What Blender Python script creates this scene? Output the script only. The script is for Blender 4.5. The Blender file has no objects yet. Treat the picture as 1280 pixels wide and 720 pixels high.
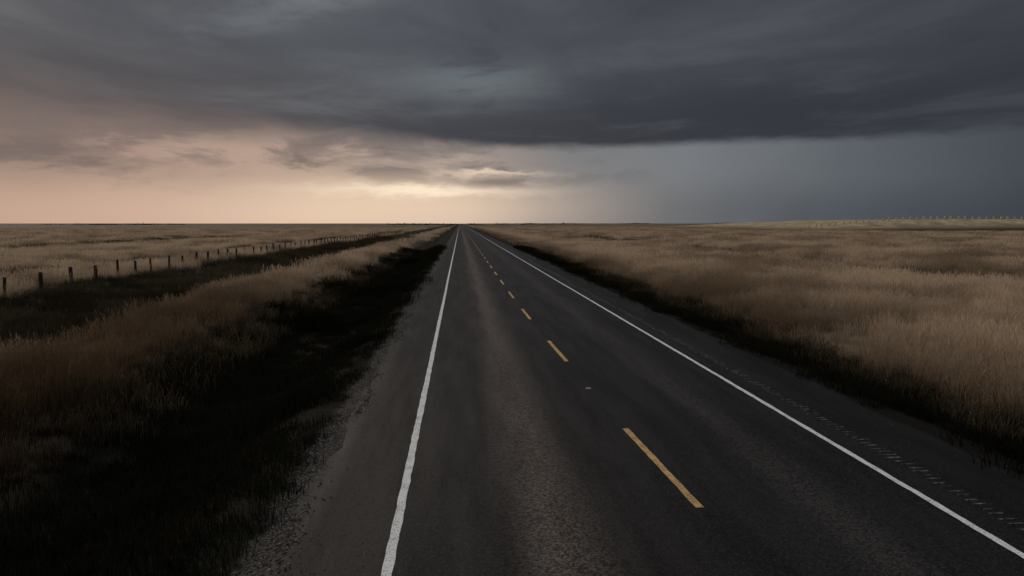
import bpy, math, numpy as np
from mathutils import Vector
rng=np.random.default_rng(7)
scene=bpy.context.scene
scene.view_settings.view_transform='Standard'
scene.view_settings.look='None'
scene.view_settings.exposure=0
H=3.7
def lin(c):
    o=[]
    for v in c:
        v=v/255.0
        o.append(v/12.92 if v<=0.04045 else ((v+0.055)/1.055)**2.4)
    return (o[0],o[1],o[2],1.0)

# ------------------------------------------------------------ node helper
class N:
    def __init__(s,nt): s.nt=nt; s.n=nt.nodes; s.l=nt.links
    def add(s,t,**k):
        x=s.n.new(t)
        for a,b in k.items(): setattr(x,a,b)
        return x
    def put(s,sock,v):
        if hasattr(v,'is_linked') or isinstance(v,bpy.types.NodeSocket): s.l.new(v,sock)
        else: sock.default_value=v
    def m(s,op,a,b=None,c=None,clamp=False):
        x=s.add('ShaderNodeMath',operation=op); x.use_clamp=clamp
        s.put(x.inputs[0],a)
        if b is not None: s.put(x.inputs[1],b)
        if c is not None: s.put(x.inputs[2],c)
        return x.outputs[0]
    def ss(s,v,a,b,lo=0.0,hi=1.0):
        x=s.add('ShaderNodeMapRange',interpolation_type='SMOOTHSTEP')
        s.put(x.inputs[0],v); s.put(x.inputs[1],a); s.put(x.inputs[2],b); s.put(x.inputs[3],lo); s.put(x.inputs[4],hi)
        return x.outputs[0]
    def mix(s,f,a,b,mode='MIX'):
        x=s.add('ShaderNodeMix',data_type='RGBA',blend_type=mode)
        s.put(x.inputs[0],f); s.put(x.inputs[6],a); s.put(x.inputs[7],b)
        return x.outputs[2]
    def ramp(s,f,stops):
        x=s.add('ShaderNodeValToRGB'); r=x.color_ramp
        while len(r.elements)<len(stops): r.elements.new(0.5)
        for e,(p,c) in zip(r.elements,stops): e.position=p; e.color=c
        s.l.new(f,x.inputs[0]); return x.outputs[0]
    def xyz(s,a,b,c):
        x=s.add('ShaderNodeCombineXYZ'); s.put(x.inputs[0],a); s.put(x.inputs[1],b); s.put(x.inputs[2],c); return x.outputs[0]
    def noise(s,v,scale,detail=4,rough=0.55,dist=0.0):
        x=s.add('ShaderNodeTexNoise'); s.l.new(v,x.inputs['Vector'])
        x.inputs['Scale'].default_value=scale; x.inputs['Detail'].default_value=detail
        x.inputs['Roughness'].default_value=rough; x.inputs['Distortion'].default_value=dist
        return x.outputs[0]
    def gauss(s,v,c,w):
        d=s.m('DIVIDE',s.m('SUBTRACT',v,c),w)
        return s.m('EXPONENT',s.m('MULTIPLY',s.m('MULTIPLY',d,d),-1.0))

# ------------------------------------------------------------ world sky
w=bpy.data.worlds.new("World"); scene.world=w; w.use_nodes=True
nt=w.node_tree; nt.nodes.clear(); k=N(nt)
tc=k.add('ShaderNodeTexCoord'); sp=k.add('ShaderNodeSeparateXYZ'); k.l.new(tc.outputs['Generated'],sp.inputs[0])
X,Y,Z=sp.outputs
az=k.m('ARCTAN2',X,Y)
hor=k.m('SQRT',k.m('ADD',k.m('MULTIPLY',X,X),k.m('MULTIPLY',Y,Y)))
e=k.m('ARCTAN2',Z,hor)
aN=k.m('DIVIDE',k.m('ADD',az,0.7),1.5,clamp=True)
def P(a): return (a+0.7)/1.5
def rr(st): return k.ramp(aN,[(P(a),lin(c)) for a,c in st])
hz=rr([(-.7,(180,149,132)),(-.4,(200,168,148)),(-.18,(218,189,166)),(0.0,(202,180,163)),(.12,(150,141,136)),(.3,(102,104,108)),(.48,(80,85,92)),(.75,(57,62,70))])
md=rr([(-.7,(118,101,96)),(-.45,(132,112,105)),(-.2,(138,121,114)),(0.0,(132,123,119)),(.15,(124,123,124)),(.32,(117,120,124)),(.5,(94,99,105)),(.75,(63,68,76))])
dl=rr([(-.7,(97,88,88)),(-.45,(89,83,85)),(-.2,(74,72,76)),(0.0,(64,64,70)),(.25,(54,55,62)),(.5,(51,52,60)),(.75,(50,52,60))])
du=rr([(-.7,(72,75,80)),(-.45,(76,78,84)),(-.2,(81,84,89)),(0.0,(76,79,85)),(.25,(71,72,79)),(.5,(66,67,74)),(.75,(63,64,71))])
v1=k.xyz(k.m('MULTIPLY',az,1.0),k.m('MULTIPLY',e,2.6),0.3)
n1=k.noise(v1,3.2,4,.55,.6)
v2=k.xyz(k.m('MULTIPLY',az,1.0),k.m('MULTIPLY',e,3.2),3.7)
n2=k.noise(v2,6.0,6,.62,.3)
n3=k.noise(v2,16.0,5,.62,.2)
iz=k.m('DIVIDE',1.0,k.m('ADD',k.m('MAXIMUM',e,0.0),0.20))
vp=k.xyz(k.m('MULTIPLY',az,k.m('MULTIPLY',iz,1.0)),k.m('MULTIPLY',iz,1.6),5.3)
n4=k.noise(vp,1.20,6,.57,.35)
low=k.mix(k.ss(k.m('ADD',e,k.m('MULTIPLY',k.m('SUBTRACT',n1,.5),.04)),0.008,k.ss(az,.0,.3,.110,.075)),hz,md)
puff=k.m('MULTIPLY',k.ss(n2,.48,.58),k.gauss(e,0.092,0.034))
pufl=k.m('MULTIPLY',puff,k.m('MULTIPLY',k.ss(az,-.62,-.35),k.ss(az,.22,-.02)))
low=k.mix(k.m('MULTIPLY',pufl,.85),low,rr([(-.7,(152,128,117)),(-.3,(184,156,140)),(0,(174,156,144)),(.2,(132,128,127))]))
dk=k.m('MULTIPLY',k.ss(n2,.50,.38),k.gauss(e,0.085,0.030))
low=k.mix(k.m('MULTIPLY',dk,k.ss(az,.35,.05,.06,.80)),low,rr([(-.7,(106,93,91)),(-.2,(108,97,94)),(0.05,(94,91,91)),(.3,(88,90,95)),(.75,(60,64,72))]))
glow=k.m('MULTIPLY',k.gauss(e,.024,.036),k.gauss(az,-.09,.22))
low=k.mix(k.m('MULTIPLY',glow,.7),low,lin((236,208,180)))
strk=k.m('MULTIPLY',k.gauss(k.m('ADD',e,k.m('MULTIPLY',k.m('SUBTRACT',n3,.5),.034)),.048,.0082),k.gauss(az,-.055,.13))
low=k.mix(strk,low,lin((253,230,202)))
strk2=k.m('MULTIPLY',k.gauss(k.m('ADD',e,k.m('MULTIPLY',k.m('SUBTRACT',n3,.5),.040)),.071,.0048),k.gauss(az,.04,.07))
low=k.mix(k.m('MULTIPLY',strk2,.85),low,lin((232,208,184)))
dc=k.m('MULTIPLY',k.m('MULTIPLY',k.gauss(e,.060,.008),k.gauss(az,.055,.06)),k.ss(n3,.42,.54))
low=k.mix(k.m('MULTIPLY',dc,.70),low,lin((112,104,101)))
rs=k.noise(k.xyz(k.m('ADD',az,k.m('MULTIPLY',e,-.8)),k.m('MULTIPLY',e,.9),9.0),6.0,4,.5)
rsf=k.m('MULTIPLY',k.ss(rs,.40,.66),k.m('MULTIPLY',k.ss(az,.1,.3),k.ss(az,.62,.42)))
low=k.mix(k.m('MULTIPLY',rsf,.15),low,lin((124,128,132)))
# deck
deck=k.mix(k.ss(e,.135,.25),dl,du)
deck=k.mix(k.m('MULTIPLY',k.ss(n4,.47,.68),.45),deck,rr([(-.7,(106,102,104)),(-.2,(110,112,116)),(.2,(94,97,102)),(.75,(80,82,88))]))
deck=k.mix(k.m('MULTIPLY',k.ss(n4,.50,.33),.50),deck,rr([(-.7,(66,66,71)),(0,(56,57,63)),(.75,(47,48,55))]))
pt=k.m('MULTIPLY',k.m('MULTIPLY',k.gauss(e,.200,.034),k.gauss(az,.02,.10)),k.ss(n2,.34,.54))
deck=k.mix(k.m('MULTIPLY',pt,.7),deck,lin((108,116,120)))
pt2=k.m('MULTIPLY',k.gauss(k.m('SUBTRACT',e,k.m('MULTIPLY',az,.35)),.365,.026),k.m('MULTIPLY',k.gauss(az,-.2,.15),k.ss(n2,.35,.58)))
deck=k.mix(k.m('MULTIPLY',pt2,.65),deck,lin((118,122,127)))
amp=k.ss(az,-.4,.2,.06,.012)
edge=k.m('ADD',e,k.m('ADD',k.m('MULTIPLY',k.m('SUBTRACT',n1,.5),amp),k.m('MULTIPLY',k.m('SUBTRACT',n3,.5),.012)))
lo_=k.ss(az,-.5,.15,.095,.102); hi_=k.ss(az,-.5,.15,.175,.118)
sk=k.mix(k.ss(edge,lo_,hi_),low,deck)
up=k.m('MAXIMUM',k.ss(e,.50,.95),k.m('MULTIPLY',k.ss(Y,.15,-.4),k.ss(e,.0,.3)))
ov=k.mix(n1,(.25,.26,.285,1),(.47,.475,.49,1))
sk=k.mix(up,sk,ov)
ns=k.add('ShaderNodeTexSky',sky_type='NISHITA'); ns.sun_disc=False
SUN_EL=math.radians(22); SUN_AZ=math.radians(-38)
ns.sun_elevation=SUN_EL; ns.sun_rotation=SUN_AZ
b1=k.add('ShaderNodeBackground'); k.l.new(sk,b1.inputs[0]); b1.inputs[1].default_value=1.0
b2=k.add('ShaderNodeBackground'); k.l.new(ns.outputs[0],b2.inputs[0]); b2.inputs[1].default_value=0.0012
ad=k.add('ShaderNodeAddShader'); k.l.new(b1.outputs[0],ad.inputs[0]); k.l.new(b2.outputs[0],ad.inputs[1])
wo=k.add('ShaderNodeOutputWorld'); k.l.new(ad.outputs[0],wo.inputs[0])

# ------------------------------------------------------------ sun
sl=bpy.data.lights.new("sun","SUN"); sl.energy=1.2; sl.angle=math.radians(14); sl.color=(1,.87,.73)
so=bpy.data.objects.new("sun",sl); scene.collection.objects.link(so)
d=Vector((math.sin(SUN_AZ)*math.cos(SUN_EL),math.cos(SUN_AZ)*math.cos(SUN_EL),math.sin(SUN_EL)))
so.rotation_euler=d.to_track_quat('Z','Y').to_euler(); so.location=(-30,40,40)

# ------------------------------------------------------------ camera
cd=bpy.data.cameras.new("camera"); cam=bpy.data.objects.new("camera",cd); scene.collection.objects.link(cam)
cd.lens=24; cd.sensor_width=36; cd.clip_end=20000; cd.clip_start=.05
cam.location=(0,0,H); cam.rotation_euler=(math.radians(90-5.42),0,math.radians(-4.35)); scene.camera=cam

# ------------------------------------------------------------ terrain
def sst(a,b,x):
    t=np.clip((x-a)/(b-a),0,1); return t*t*(3-2*t)
PX=np.array([-400,-60,-36,-32,-27,-24,-19,-15,-12.3,-9.8,-7.4,-5.2,-2.95,-2.3,-2.0,8.2,8.8,11,12.5,16,30,33,36,40,100,400])
PZ=np.array([-.2,-.2,-.35,-.5,-.2,-.3,-.8,-.75,-.1,-.12,-.75,-1.0,-.10,-.03,-.03,-.03,-.08,-.55,-.5,-.1,0,-.5,-.45,.1,.2,.2])
def vnoise(x,y,s,seed=0):
    x=x/s; y=y/s; xi=np.floor(x).astype(int); yi=np.floor(y).astype(int); fx=x-xi; fy=y-yi
    fx=fx*fx*(3-2*fx); fy=fy*fy*(3-2*fy)
    def h(a,b):
        v=np.sin(a*127.1+b*311.7+seed*74.7)*43758.5453
        return v-np.floor(v)
    return (h(xi,yi)*(1-fx)+h(xi+1,yi)*fx)*(1-fy)+(h(xi,yi+1)*(1-fx)+h(xi+1,yi+1)*fx)*fy
def ridge(x,y): return sst(140,225,x)*sst(288,322,y)*(1-sst(420,700,y))
def terr(x,y):
    x=np.asarray(x,float); y=np.asarray(y,float)
    z=np.zeros_like(x)
    for o,wg in ((-.5,.2),(-.25,.2),(0,.2),(.25,.2),(.5,.2)):
        z=z+wg*np.interp(x+o*np.where((x>-3.5)&(x<9),.2,1.5),PX,PZ)
    off=np.maximum(0,np.maximum(-3.0-x,x-9.0))
    a=np.clip(off/6,0,1)
    z=z+a*(.22*(vnoise(x,y,7,1)-.5)+.12*(vnoise(x,y,2.2,2)-.5))
    z=z+np.clip(off/40,0,1)*(.5*(vnoise(x,y,45,3)-.5))+np.clip(off/300,0,1)*np.clip(y/900,0,1)*(4.0*(vnoise(x,y,420,4)-.35))
    z=z+5.1*ridge(x,y)*(1+.10*(vnoise(x,y,17,9)-.5))
    return z
def axis(segs):
    o=[]
    for a,b,s in segs: o+=list(np.arange(a,b,s))
    return o
def grow(a,b,s,f):
    o=[a]
    while o[-1]<b: o.append(o[-1]+s); s*=f
    return o
xp=grow(45,6000,.8,1.09); xn=[-v for v in grow(30,6000,.8,1.09)][::-1]
xs=np.array(xn[:-1]+axis([(-30,-4,.35),(-4,-1.8,.12),(-1.8,8,1.2),(8,10,.15),(10,45,.4)])+xp)
ys=np.array([-60,-30,-15]+axis([(-8,60,.45)])+grow(60,7000,.5,1.03))
GX,GY=np.meshgrid(xs,ys); GZ=terr(GX,GY)
def gridmesh(name,GX,GY,GZ,mat):
    ny,nx=GX.shape
    V=np.stack([GX.ravel(),GY.ravel(),GZ.ravel()],1)
    i=np.arange(nx*ny).reshape(ny,nx)
    F=np.stack([i[:-1,:-1].ravel(),i[:-1,1:].ravel(),i[1:,1:].ravel(),i[1:,:-1].ravel()],1)
    return rawmesh(name,V,F,mat)
def rawmesh(name,V,F,mat,smooth=True,link=True):
    me=bpy.data.meshes.new(name)
    me.vertices.add(len(V)); me.vertices.foreach_set('co',np.asarray(V,np.float32).ravel())
    F=np.asarray(F,np.int32); kk=F.shape[1]
    me.loops.add(F.size); me.loops.foreach_set('vertex_index',F.ravel())
    me.polygons.add(len(F)); me.polygons.foreach_set('loop_start',np.arange(0,F.size,kk,dtype=np.int32))
    me.polygons.foreach_set('loop_total',np.full(len(F),kk,np.int32))
    me.update(calc_edges=True); me.validate()
    if smooth: me.polygons.foreach_set('use_smooth',np.ones(len(me.polygons),bool))
    me.materials.append(mat)
    ob=bpy.data.objects.new(name,me)
    if link: scene.collection.objects.link(ob)
    return ob
def newmat(name):
    m=bpy.data.materials.new(name); m.use_nodes=True; m.node_tree.nodes.clear(); return m,N(m.node_tree)
def finish(k,col,rough=.9,bump=None,bs=.3,bd=.02,spec=.3):
    b=k.add('ShaderNodeBsdfPrincipled'); k.put(b.inputs['Base Color'],col); k.put(b.inputs['Roughness'],rough)
    k.put(b.inputs['Specular IOR Level'],spec)
    if bump is not None:
        q=k.add('ShaderNodeBump'); q.inputs['Strength'].default_value=bs; q.inputs['Distance'].default_value=bd
        k.l.new(bump,q.inputs['Height']); k.l.new(q.outputs[0],b.inputs['Normal'])
    o=k.add('ShaderNodeOutputMaterial'); k.l.new(b.outputs[0],o.inputs[0]); return b

def tan_zone(x,y):
    """0 = dark short verge, 1 = tall dry grass"""
    wob=1.3*(vnoise(x,y,5,11)-.5)+1.0*(vnoise(x,y,1.6,12)-.5)
    xx=x+wob
    L=np.where(xx<-24,1.0,0.0)
    L=L+((xx>-12.6)&(xx<-9.0))*1.0+((xx>=-9.0)&(xx<-7.3))*(.6*np.clip((-7.3-xx)/1.7,0,1))
    L=L-((xx<-31)&(xx>-35))*.8-((xx<-62)&(xx>-67))*.6
    R=np.clip((xx-10.2)/1.8,0,1)**1.5-((xx>31.5)&(xx<36.5))*.85-((xx>70)&(xx<76))*.5
    z=np.where(x<0,L,R)
    return np.clip(z,0,1)

mg,k=newmat("ground_soil_grass")
at=k.add('ShaderNodeAttribute'); at.attribute_name='zone'
at2=k.add('ShaderNodeAttribute'); at2.attribute_name='crop'
geo=k.add('ShaderNodeNewGeometry'); pos=geo.outputs['Position']
na=k.noise(pos,.35,5,.6); nb=k.noise(pos,3.0,5,.65); ncc=k.noise(pos,28,3,.7); nf=k.noise(pos,.012,4,.6)
tanc=k.mix(nb,(.11,.083,.055,1),(.27,.21,.145,1))
tanc=k.mix(k.ss(na,.35,.7),tanc,(.19,.145,.10,1))
tanc=k.mix(k.ss(nf,.40,.60,0,.6),tanc,(.09,.072,.050,1))
grn=k.mix(nb,(.005,.0055,.0035,1),(.011,.0115,.0075,1))
grn=k.mix(k.ss(ncc,.60,.80,0,.25),grn,(.03,.026,.019,1))
col=k.mix(at.outputs['Fac'],grn,tanc)
nr=k.noise(pos,.16,5,.7)
col=k.mix(at2.outputs['Fac'],col,k.mix(k.ss(nr,.35,.65),(.26,.20,.12,1),(.50,.41,.26,1)))
sp=k.add('ShaderNodeSeparateXYZ'); k.l.new(pos,sp.inputs[0])
xw=k.m('ADD',sp.outputs[0],k.m('MULTIPLY',k.m('SUBTRACT',na,.5),.6)); xw=k.m('ADD',xw,k.m('MULTIPLY',k.m('SUBTRACT',nb,.5),1.1))
vo=k.add('ShaderNodeTexVoronoi'); k.l.new(pos,vo.inputs['Vector']); vo.inputs['Scale'].default_value=45
gcol=k.ramp(vo.outputs['Color'],[(0,(.016,.014,.012,1)),(.5,(.048,.043,.038,1)),(1,(.16,.145,.13,1))])
gm=k.m('MULTIPLY',k.ss(xw,-2.60,-2.30),k.ss(xw,-1.7,-2.1))
col=k.mix(gm,col,gcol)
gr=k.m('MULTIPLY',k.ss(xw,7.9,8.2),k.ss(xw,9.4,8.7,0,.6))
col=k.mix(gr,col,(.014,.0125,.011,1))
finish(k,col,.95,k.m('ADD',ncc,nb),.6,.04,.05)
ground=gridmesh("ground",GX,GY,GZ,mg)
zone=tan_zone(GX,GY)
zone=zone*(1-.9*sst(110,165,GX)*sst(258,270,GY)*(1-sst(292,302,GY)))
def setattr_(ob,nm,v):
    a_=ob.data.attributes.new(nm,'FLOAT','POINT'); a_.data.foreach_set('value',v.ravel().astype(np.float32))
setattr_(ground,'zone',zone); setattr_(ground,'crop',sst(.05,.4,ridge(GX,GY))*sst(296,310,GY))

# ------------------------------------------------------------ road
XL,XR=-.80,6.25
ma,k=newmat("asphalt")
geo=k.add('ShaderNodeNewGeometry'); pos=geo.outputs['Position']
sp=k.add('ShaderNodeSeparateXYZ'); k.l.new(pos,sp.inputs[0]); x_,y_=sp.outputs[0],sp.outputs[1]
stv=k.xyz(x_,k.m('MULTIPLY',y_,.10),0.0); ns1=k.noise(stv,2.2,4,.58); ns2=k.noise(pos,.6,5,.6)
gr1=k.noise(pos,26,5,.85); gr2=k.noise(pos,150,2,.8)
vo=k.add('ShaderNodeTexVoronoi'); k.l.new(pos,vo.inputs['Vector']); vo.inputs['Scale'].default_value=38
vcl=k.add('ShaderNodeSeparateColor'); k.l.new(vo.outputs['Color'],vcl.inputs[0])
xx=k.m('ADD',x_,k.m('MULTIPLY',k.m('SUBTRACT',ns1,.5),.35))
g1c=k.ss(k.m('ADD',k.m('MULTIPLY',gr1,.7),k.m('MULTIPLY',vcl.outputs[0],.3)),.36,.66)
col=k.mix(g1c,(.0025,.0025,.0031,1),(.0185,.0178,.018,1))
col=k.mix(k.ss(ns2,.42,.68,0,.30),col,(.015,.0143,.0138,1))
st=k.m('MULTIPLY',k.gauss(xx,1.14,.46),k.ss(ns1,.28,.6,.75,1))
col=k.mix(st,col,k.mix(g1c,(.018,.014,.012,1),(.165,.135,.115,1)))
st2=k.m('MULTIPLY',k.gauss(xx,4.75,.38),.55)
col=k.mix(st2,col,k.mix(g1c,(.014,.013,.012,1),(.085,.078,.072,1)))
chip=k.m('MULTIPLY',k.ss(vo.outputs['Distance'],.40,.15),k.ss(vcl.outputs[1],.80,.90))
col=k.mix(k.m('MULTIPLY',chip,.55),col,(.14,.13,.12,1))
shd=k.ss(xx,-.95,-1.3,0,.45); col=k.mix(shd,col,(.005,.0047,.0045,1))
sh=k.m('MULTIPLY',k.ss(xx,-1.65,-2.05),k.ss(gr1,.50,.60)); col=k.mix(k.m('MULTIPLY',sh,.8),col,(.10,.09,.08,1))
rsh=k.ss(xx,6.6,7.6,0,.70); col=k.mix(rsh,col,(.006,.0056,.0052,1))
vc=k.add('ShaderNodeTexVoronoi',feature='DISTANCE_TO_EDGE')
wv=k.xyz(k.m('ADD',x_,k.m('MULTIPLY',gr1,.12)),k.m('ADD',k.m('MULTIPLY',y_,.35),k.m('MULTIPLY',ns2,.6)),0.0)
k.l.new(wv,vc.inputs['Vector']); vc.inputs['Scale'].default_value=.45
cr=k.m('MULTIPLY',k.ss(vc.outputs['Distance'],.006,.002),k.ss(ns2,.50,.60))
col=k.mix(k.m('MULTIPLY',cr,.6),col,(.003,.003,.003,1))
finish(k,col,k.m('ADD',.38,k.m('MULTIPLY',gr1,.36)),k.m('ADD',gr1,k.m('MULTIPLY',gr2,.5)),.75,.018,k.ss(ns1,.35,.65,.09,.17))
yr=np.array(axis([(-15,80,.25)])+grow(80,4200,.5,1.03))
xr=np.array([-2.1,-1.9,-1.2,0,1.2,3,4.6,6.2,7.4,8.1,8.3])
RX,RY=np.meshgrid(xr,yr)
RX[:,0]+=.22*(vnoise(RY[:,0],RY[:,0]*0,.9,5)-.5)+.18*(vnoise(RY[:,0],RY[:,0]*0,.35,6)-.5); RX[:,-1]+=.2*(vnoise(RY[:,0],RY[:,0]*0,1.1,8)-.5)
RZ=np.zeros_like(RX); RZ[:,0]=-.028; RZ[:,-1]=-.03
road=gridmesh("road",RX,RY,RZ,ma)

def paint(name,cols,wear):
    m,k=newmat(name)
    geo=k.add('ShaderNodeNewGeometry'); pos=geo.outputs['Position']
    g=k.noise(pos,45,4,.8); g2=k.noise(pos,4,4,.6)
    c=k.mix(g2,cols[0],cols[1])
    f=k.ss(k.m('ADD',g,k.m('MULTIPLY',g2,.3)),wear-.10,wear+.05)
    c=k.mix(k.m('MULTIPLY',f,.85),c,(.04,.038,.036,1))
    finish(k,c,.75,g,.3,.004,.3); return m
mw=paint("white_paint",((.74,.74,.73,1),(.84,.84,.83,1)),.74)
my=paint("yellow_paint",((.62,.37,.13,1),(.74,.47,.19,1)),.70)
def edge_line(name,x,wd):
    yl=np.array(axis([(-12,80,.1)])+grow(80,4200,.5,1.04)); n=len(yl)
    j=lambda s:.012*(vnoise(yl,yl*0,.3,s)-.5)+.010*(vnoise(yl,yl*0,.13,s+4)-.5)+.02*(vnoise(yl,yl*0,9,7)-.5)
    A=np.stack([np.stack([x-wd/2+j(1),x+wd/2+j(2)],1),np.stack([yl,yl],1)],2)
    return gridmesh(name,A[:,:,0],A[:,:,1],np.full((n,2),.004),mw)
edge_line("white_edge_line",XL,.115); edge_line("white_edge_line",XR,.10)
fH=853*H
V=[];F=[]
starts=[(fH*.00266,fH*.00376),(fH*.00568,fH*.00671),(fH*.00826,fH*.00926)]
y0=fH*.01064
while y0<3000: starts.append((y0,y0+3.2)); y0+=7.6
starts.insert(0,(fH*.00266-9.2,fH*.00266-6))
for a,b in starts:
    ny=24 if a<60 else 2
    for t in range(ny):
        yy=a+(b-a)*t/(ny-1); i=len(V); jj=rng.uniform(-.007,.007,2); ww=.055
        xc=float(np.interp(yy,[4,8.4,11.9,18,21,26,36,60],[3.2,3.10,2.96,2.84,2.77,2.69,2.62,2.62]))
        V+= [(xc-ww+jj[0],yy,.004),(xc+ww+jj[1],yy,.004)]
        if t: F.append((i-2,i-1,i+1,i))
rawmesh("yellow_centre_line",V,F,my)
V=[];F=[]
for yy in np.arange(2,170,.30):
    for dy in (-.075,.055):
        x0,x1=6.72+rng.uniform(-.03,.03),6.96+rng.uniform(-.05,.04); i=len(V); h=rng.uniform(.004,.015)
        V+=[(x0,yy+dy,.001),(x1,yy+dy,.001),(x1-.02,yy+dy+.012,h),(x0+.02,yy+dy+.012,h),(x0,yy+dy+.04,.001),(x1,yy+dy+.04,.001)]
        F+=[(i,i+1,i+2,i+3),(i+3,i+2,i+5,i+4)]
mr,k=newmat("milled_asphalt"); geo=k.add('ShaderNodeNewGeometry'); g=k.noise(geo.outputs['Position'],9,4,.7)
finish(k,k.mix(k.ss(g,.40,.66),(.015,.015,.015,1),(.19,.175,.155,1)),.85,None)
rawmesh("rumble_strip",V,F,mr,False)

# ------------------------------------------------------------ grass
def grassmat(name,c0,c1,c2,patch,near=None):
    m,k=newmat(name)
    oi=k.add('ShaderNodeObjectInfo'); geo=k.add('ShaderNodeNewGeometry')
    at=k.add('ShaderNodeAttribute'); at.attribute_name='t'; at2=k.add('ShaderNodeAttribute'); at2.attribute_name='r'
    c=k.mix(oi.outputs['Random'],c0,c1); c=k.mix(k.m('MULTIPLY',at2.outputs['Fac'],.6),c,c2)
    n=k.noise(geo.outputs['Position'],.09,3,.65); c=k.mix(k.ss(n,.44,.60,0,.75),c,patch)
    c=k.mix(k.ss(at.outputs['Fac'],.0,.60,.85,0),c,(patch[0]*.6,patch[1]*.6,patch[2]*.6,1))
    if near:   # lens vignette painted into left foreground grass colour; right edge multiplied darker too
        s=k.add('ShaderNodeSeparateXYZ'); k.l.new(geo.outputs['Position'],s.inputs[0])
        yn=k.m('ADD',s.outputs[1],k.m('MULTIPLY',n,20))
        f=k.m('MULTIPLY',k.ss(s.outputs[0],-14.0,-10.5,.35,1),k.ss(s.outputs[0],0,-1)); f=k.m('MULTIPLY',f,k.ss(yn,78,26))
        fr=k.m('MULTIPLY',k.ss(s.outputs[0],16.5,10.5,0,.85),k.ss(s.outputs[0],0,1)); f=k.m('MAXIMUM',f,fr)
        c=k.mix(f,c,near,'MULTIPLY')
        f2=k.m('MULTIPLY',k.ss(s.outputs[0],0,-1),k.ss(yn,33,19)); c=k.mix(k.m('MULTIPLY',f2,.85),c,(.30,.28,.26,1),'MULTIPLY')  # second darkening of left foreground grass, same painted vignette
    d=k.add('ShaderNodeBsdfDiffuse'); k.l.new(c,d.inputs[0]); t=k.add('ShaderNodeBsdfTranslucent'); k.l.new(c,t.inputs[0])
    mx=k.add('ShaderNodeMixShader'); mx.inputs[0].default_value=.3; k.l.new(d.outputs[0],mx.inputs[1]); k.l.new(t.outputs[0],mx.inputs[2])
    o=k.add('ShaderNodeOutputMaterial'); k.l.new(mx.outputs[0],o.inputs[0]); return m
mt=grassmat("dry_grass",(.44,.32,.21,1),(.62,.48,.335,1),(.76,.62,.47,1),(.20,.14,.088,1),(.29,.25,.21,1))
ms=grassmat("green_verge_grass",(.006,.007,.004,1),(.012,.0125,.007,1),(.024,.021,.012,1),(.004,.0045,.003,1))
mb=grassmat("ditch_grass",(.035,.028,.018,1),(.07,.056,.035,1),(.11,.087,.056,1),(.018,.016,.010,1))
def clump(name,n,rad,h0,h1,wd,lean,seed,mat,head=.5):
    r=np.random.default_rng(seed); V=[];F=[];T=[];R=[]
    for _ in range(n):
        a=r.uniform(0,2*np.pi); q=rad*math.sqrt(r.uniform()); bx,by=q*math.cos(a),q*math.sin(a)
        h=r.uniform(h0,h1); th=r.uniform(0,2*np.pi); ln=abs(r.normal(0,lean))+.03; la=r.uniform(0,2*np.pi)
        lx,ly=math.cos(la)*ln*h,math.sin(la)*ln*h; px,py=math.cos(th),math.sin(th); rn=r.uniform()
        i=len(V); st=[(0,1.0),(.45,.85),(.78,.55)]
        hd=r.uniform()<head
        if hd: st=[(0,.7),(.5,.55),(.76,.45),(.88,1.7)]
        for t,ww in st:
            cx,cy,cz=bx+lx*t*t,by+ly*t*t,h*t*(1-.25*ln*t)-.05*(t==0)
            V+=[(cx-px*wd*ww/2,cy-py*wd*ww/2,cz),(cx+px*wd*ww/2,cy+py*wd*ww/2,cz)]; T+=[t,t];R+=[rn,rn]
        V.append((bx+lx,by+ly,h*(1-.25*ln))); T.append(1);R.append(rn)
        for s in range(len(st)-1):
            b=i+2*s; F+=[(b,b+1,b+3),(b,b+3,b+2)]
        b=i+2*(len(st)-1); F.append((b,b+1,b+2))
    ob=rawmesh(name,V,F,mat,False,False)
    for nm,ar in (('t',T),('r',R)):
        q=ob.data.attributes.new(nm,'FLOAT','POINT'); q.data.foreach_set('value',np.array(ar,np.float32))
    return ob
def coll(name,obs):
    c=bpy.data.collections.new(name)
    for o in obs: c.objects.link(o)
    return c
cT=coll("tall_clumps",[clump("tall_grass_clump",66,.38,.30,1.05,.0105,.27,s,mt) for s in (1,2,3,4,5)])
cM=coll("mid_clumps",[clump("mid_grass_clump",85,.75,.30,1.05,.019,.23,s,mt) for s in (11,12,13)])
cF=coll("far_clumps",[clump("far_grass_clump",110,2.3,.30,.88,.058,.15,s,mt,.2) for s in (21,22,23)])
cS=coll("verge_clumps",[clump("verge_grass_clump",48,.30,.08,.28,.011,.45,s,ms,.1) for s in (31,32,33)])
cB=coll("ditch_clumps",[clump("ditch_grass_clump",48,.50,.12,.45,.014,.40,s,mb,.2) for s in (35,36,37)])

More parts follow.
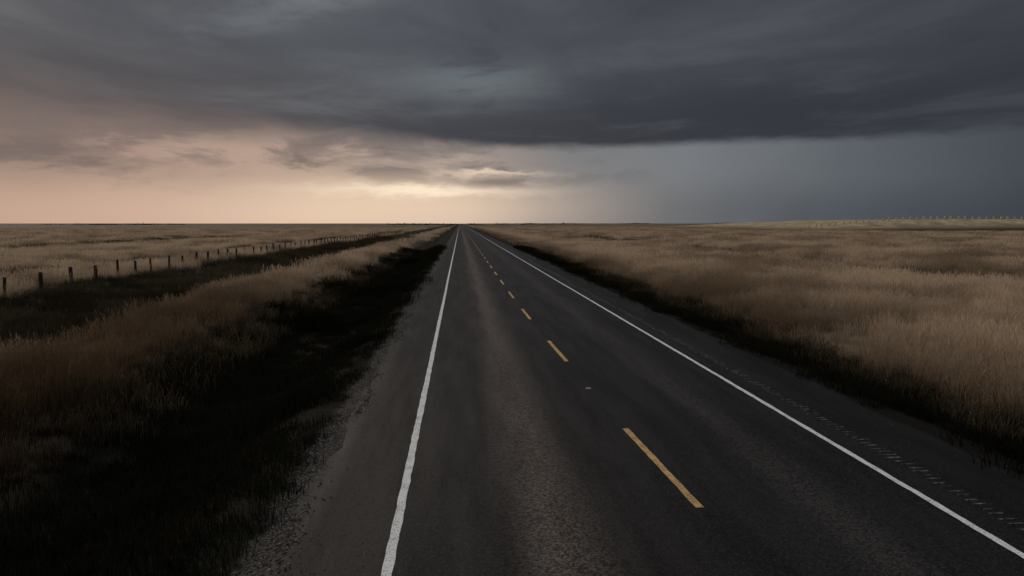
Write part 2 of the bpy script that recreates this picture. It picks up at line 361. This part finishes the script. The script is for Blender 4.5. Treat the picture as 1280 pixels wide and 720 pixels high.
def scatter(name,groups,mat):
    pts=[];rz=[];sc=[];gi=[]
    for g,(p,s,c) in enumerate(groups):
        pts.append(p); rz.append(rng.uniform(0,6.283,len(p))); sc.append(s); gi.append(np.full(len(p),g))
    Pn=np.concatenate(pts); me=bpy.data.meshes.new(name); me.vertices.add(len(Pn)); me.vertices.foreach_set('co',Pn.astype(np.float32).ravel())
    for nm,ar in (('rz',rz),('sc',sc),('gi',gi)):
        q=me.attributes.new(nm,'FLOAT','POINT'); q.data.foreach_set('value',np.concatenate(ar).astype(np.float32))
    me.update(); me.materials.append(mat)
    ob=bpy.data.objects.new(name,me); scene.collection.objects.link(ob)
    g=bpy.data.node_groups.new(name+"_scatter",'GeometryNodeTree')
    g.interface.new_socket('Geometry',in_out='INPUT',socket_type='NodeSocketGeometry'); g.interface.new_socket('Geometry',in_out='OUTPUT',socket_type='NodeSocketGeometry')
    gi_=g.nodes.new('NodeGroupInput'); go=g.nodes.new('NodeGroupOutput'); jn=g.nodes.new('GeometryNodeJoinGeometry')
    def na(n):
        x=g.nodes.new('GeometryNodeInputNamedAttribute'); x.data_type='FLOAT'; x.inputs['Name'].default_value=n; return x.outputs[0]
    rzz,scc,gii=na('rz'),na('sc'),na('gi')
    cx=g.nodes.new('ShaderNodeCombineXYZ'); g.links.new(rzz,cx.inputs[2])
    for i,(p,s,c) in enumerate(groups):
        cmp=g.nodes.new('FunctionNodeCompare'); cmp.data_type='FLOAT'; cmp.operation='EQUAL'
        g.links.new(gii,cmp.inputs[0]); cmp.inputs[1].default_value=i; cmp.inputs['Epsilon'].default_value=.1
        ci=g.nodes.new('GeometryNodeCollectionInfo'); ci.inputs[0].default_value=c; ci.inputs['Separate Children'].default_value=True; ci.inputs['Reset Children'].default_value=True
        ip=g.nodes.new('GeometryNodeInstanceOnPoints'); ip.inputs['Pick Instance'].default_value=True
        g.links.new(gi_.outputs[0],ip.inputs['Points']); g.links.new(cmp.outputs[0],ip.inputs['Selection'])
        g.links.new(ci.outputs[0],ip.inputs['Instance']); g.links.new(cx.outputs[0],ip.inputs['Rotation']); g.links.new(scc,ip.inputs['Scale'])
        g.links.new(ip.outputs[0],jn.inputs[0])
    g.links.new(jn.outputs[0],go.inputs[0])
    md=ob.modifiers.new("scatter",'NODES'); md.node_group=g
    return ob
def samp(dens,x0,x1,y0,y1,lo=-.78,hi=.84):
    n=int(dens*(x1-x0)*(y1-y0)); x=rng.uniform(x0,x1,n); y=rng.uniform(y0,y1,n)
    a=np.arctan2(x,y+3); m=(a>lo)&(a<hi); return x[m],y[m]
def tallpts(dens,x0,x1,y0,y1,smin,smax,dmin=0,dmax=1e9):
    x,y=samp(dens,x0,x1,y0,y1); dd=np.hypot(x,y)
    z=tan_zone(x,y); m=(rng.uniform(size=len(x))<z*(.22+1.0*vnoise(x,y,3.1,21)))&(dd>=dmin)&(dd<dmax)
    m&=~((x>125)&(y>258))
    x,y,z=x[m],y[m],z[m]
    s=rng.uniform(smin,smax,len(x))*(.50+.50*vnoise(x,y,5,22)+.35*vnoise(x,y,1.7,23))*(.50+.50*z)
    return np.stack([x,y,terr(x,y)-.02],1),s
g1=tallpts(8.5,-45,55,4,50,.70,1.15,0,46)
g2=tallpts(2.0,-130,150,5,140,.75,1.2,46,125)
g3=tallpts(.12,-500,540,20,560,.75,1.2,125,560)
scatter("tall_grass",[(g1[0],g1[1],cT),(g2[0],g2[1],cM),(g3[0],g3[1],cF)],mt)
def shortpts(dens,x0,x1,y0,y1,smin,smax,dmin,dmax,inner):
    x,y=samp(dens,x0,x1,y0,y1); dd=np.hypot(x,y); z=tan_zone(x,y)
    dn=vnoise(x,y,1.7,31)
    m=(z<.5)&((x<-2.45)|(x>8.35))&(dd>=dmin)&(dd<dmax)&(dn>.08)
    m&=((x<-12.5)|(x>28)) if inner else ((x>-12.5)&(x<28))
    m&=~((x>-2.95)&(x<-2.4)&(rng.uniform(size=len(x))<.5)); m&=~((x<8.9)&(x>8)&(rng.uniform(size=len(x))<.6))
    x,y=x[m],y[m]; return np.stack([x,y,terr(x,y)-.01],1),rng.uniform(smin,smax,len(x))*(.5+1.0*vnoise(x,y,2.5,32))
s1=shortpts(15,-13,14,2,34,.7,1.4,0,32,False); s2=shortpts(4,-13,15,3,110,1.3,2.3,32,110,False)
s3=shortpts(5,-36,-12,3,60,.8,1.5,0,60,True); s4=shortpts(1.6,-70,40,3,200,1.2,2.0,60,200,True)
x,y=samp(5,-9.5,13,3,110); m=((x<-7.0)&(x>-9.3)&(y>14))|((x>9.9)&(x<12.2)); x,y=x[m],y[m]
s5=(np.stack([x,y,terr(x,y)-.01],1),rng.uniform(.8,1.5,len(x)))
scatter("verge_grass",[(s1[0],s1[1],cS),(s2[0],s2[1],cS),(s3[0],s3[1],cB),(s4[0],s4[1],cB),(s5[0],s5[1],cB)],ms)
x,y=samp(.8,-25,12,3,90); m=(tan_zone(x,y)<.5)&((x<-6.5)|(x>9.8))&((y>13)|(rng.uniform(size=len(x))<.3)); x,y=x[m],y[m]
cD=coll("stray_clumps",[clump("stray_stalks",10,.25,.2,.6,.008,.3,s,mt) for s in (41,42)])
scatter("dry_stalks",[(np.stack([x,y,terr(x,y)],1),rng.uniform(.4,.9,len(x)),cD)],mt)

# ------------------------------------------------------------ loose gravel
mgv,k=newmat("gravel_stone"); oi=k.add('ShaderNodeObjectInfo')
finish(k,k.ramp(oi.outputs['Random'],[(0,(.018,.016,.015,1)),(.6,(.058,.053,.047,1)),(1,(.21,.195,.175,1))]),.9)
def stone(seed):
    import bmesh
    r=np.random.default_rng(seed); bm=bmesh.new(); bmesh.ops.create_icosphere(bm,subdivisions=1,radius=.5)
    for v in bm.verts: v.co=Vector((v.co.x*r.uniform(.7,1.2),v.co.y*r.uniform(.7,1.2),v.co.z*r.uniform(.45,.8)))
    me=bpy.data.meshes.new("gravel_pebble"); bm.to_mesh(me); bm.free(); me.materials.append(mgv); return bpy.data.objects.new("gravel_pebble",me)
cG=coll("pebbles",[stone(s) for s in range(4)])
n=8000; y=rng.uniform(3,45,n); x=rng.normal(-2.22,.13,n)+.3*(vnoise(y,y*0,2,51)-.5)+.2*(vnoise(y,y*0,.7,52)-.5); m=(x<-1.0)&(x>-3.2); x,y=x[m],y[m]
z=np.where(x<-2.08,terr(x,y)+.003,.004)
x2=rng.uniform(-2.0,-.95,1200); y2=rng.uniform(3,30,1200); x3=rng.uniform(7.1,9.3,900); y3=rng.uniform(4,35,900)
Pg=np.concatenate([np.stack([x,y,z],1),np.stack([x2,y2,x2*0+.003],1),np.stack([x3,y3,np.where(x3>8.2,terr(x3,y3),.002)],1)])
sg=np.concatenate([rng.uniform(.010,.042,len(x)),rng.uniform(.006,.020,1200),rng.uniform(.01,.022,900)])
scatter("gravel",[(Pg,sg,cG)],mgv)
V=[];F=[]
mx0,my0=2.86,14.9
for sx,sy,zz in ((-.06,-.05,.001),(.06,-.05,.001),(.06,.05,.001),(-.06,.05,.001),(-.045,-.025,.018),(.045,-.025,.018),(.045,.025,.018),(-.045,.025,.018)):
    V.append((mx0+sx,my0+sy,zz))
F=[(0,1,5,4),(1,2,6,5),(2,3,7,6),(3,0,4,7),(4,5,6,7)]
mm,k=newmat("marker_plastic"); finish(k,(.28,.26,.22,1),.5)
rawmesh("road_marker",V,F,mm,False)

# ------------------------------------------------------------ fences
mp,k=newmat("weathered_wood"); geo=k.add('ShaderNodeNewGeometry')
spw=k.add('ShaderNodeSeparateXYZ'); k.l.new(geo.outputs['Position'],spw.inputs[0])
wn=k.noise(k.xyz(k.m('MULTIPLY',spw.outputs[0],6.0),k.m('MULTIPLY',spw.outputs[1],6.0),spw.outputs[2]),6,4,.6)
finish(k,k.mix(wn,(.008,.0065,.006,1),(.028,.023,.019,1)),.9,wn,.5,.01)
mwi,k=newmat("rusty_wire"); finish(k,(.06,.045,.04,1),.6)
def fence(name,path,post_h,rad,wires,pm):
    root=bpy.data.objects.new(name,None); scene.collection.objects.link(root)
    V=[];F=[];tops=[]
    for (px,py) in path:
        pz=float(terr(np.array([px]),np.array([py]))[0]); h=post_h*rng.uniform(.88,1.12); tx,ty=rng.normal(0,.035,2); r0=rad*rng.uniform(.8,1.25)
        i=len(V); ns=8
        for lv,(t,rr_) in enumerate(((-.15,1.05),(.5,1.0),(.97,.92),(1.0,.75))):
            for q in range(ns):
                a=2*np.pi*q/ns; V.append((px+tx*t*h+math.cos(a)*r0*rr_,py+ty*t*h+math.sin(a)*r0*rr_,pz+h*t))
        for lv in range(3):
            for q in range(ns):
                a=i+lv*ns+q; b=i+lv*ns+(q+1)%ns; F.append((a,b,b+ns,a+ns))
        c=i+3*ns
        F+=[(c,c+1,c+2,c+3),(c,c+3,c+4,c+7),(c+4,c+5,c+6,c+7)]
        tops.append((px,py,pz,h,tx,ty))
    p=rawmesh("posts",V,F,pm,True); p.parent=root
    V=[];F=[]
    for wz in wires:
        for a,b in zip(tops[:-1],tops[1:]):
            for s in range(5):
                t=s/4; X_=a[0]+(b[0]-a[0])*t+rad; Y_=a[1]+(b[1]-a[1])*t; Z_=(a[2]+a[3]*wz)*(1-t)+(b[2]+b[3]*wz)*t-.03*4*t*(1-t); r=.003
                i=len(V); V+=[(X_,Y_,Z_+r),(X_+r,Y_,Z_-r),(X_-r,Y_,Z_-r)]
                if s:
                    for q in range(3): F.append((i-3+q,i-3+(q+1)%3,i+(q+1)%3,i+q))
    w_=rawmesh("wires",V,F,mwi,False); w_.parent=root
    return root
fy=[38.4-3.05*3+3.05*i for i in range(0,85)]
fence("barbed_wire_fence",[(-24.6+.25*math.sin(y*.05)+rng.normal(0,.06),y+rng.normal(0,.15)) for y in fy],1.22,.10,(.35,.6,.9),mp)
mp2,k=newmat("pale_weathered_wood"); finish(k,(.46,.37,.23,1),.9)
path=[(168+3.5*i,319+2*math.sin(i*.11)+rng.normal(0,.3)) for i in range(50)]
fence("barbed_wire_fence",path,1.5,.42,(.5,.9),mp2)

# ------------------------------------------------------------ distant scrub on the horizon
md_,k=newmat("distant_foliage"); geo=k.add('ShaderNodeNewGeometry'); g=k.noise(geo.outputs['Position'],.05,3,.6)
finish(k,k.mix(g,(.025,.024,.018,1),(.07,.055,.04,1)),1.0,spec=0)
V=[];F=[]
for _ in range(460):
    yy=rng.uniform(1500,2400); a=rng.uniform(-.75,.85)
    if vnoise(np.array([a*20]),np.array([0.]),1.,61)[0]<.42 and not (-.1<a<.03): continue
    cx=math.tan(a)*yy
    if abs(cx-3)<22: continue
    wd=rng.uniform(8,34); hh=rng.uniform(1.5,4.0); cz=float(terr(np.array([cx]),np.array([yy]))[0])
    for _ in range(60):
        px=cx+rng.normal(0,wd*.4); py=yy+rng.normal(0,4); pz=cz+abs(rng.normal(0,.45))*hh; s=rng.uniform(.5,1.4)
        q=rng.normal(0,1,(3,3))*s; i=len(V); V+=[(px+q[j,0],py+q[j,1],pz+q[j,2]*.7) for j in range(3)]; F.append((i,i+1,i+2))
rawmesh("distant_shrubs",V,F,md_,False)
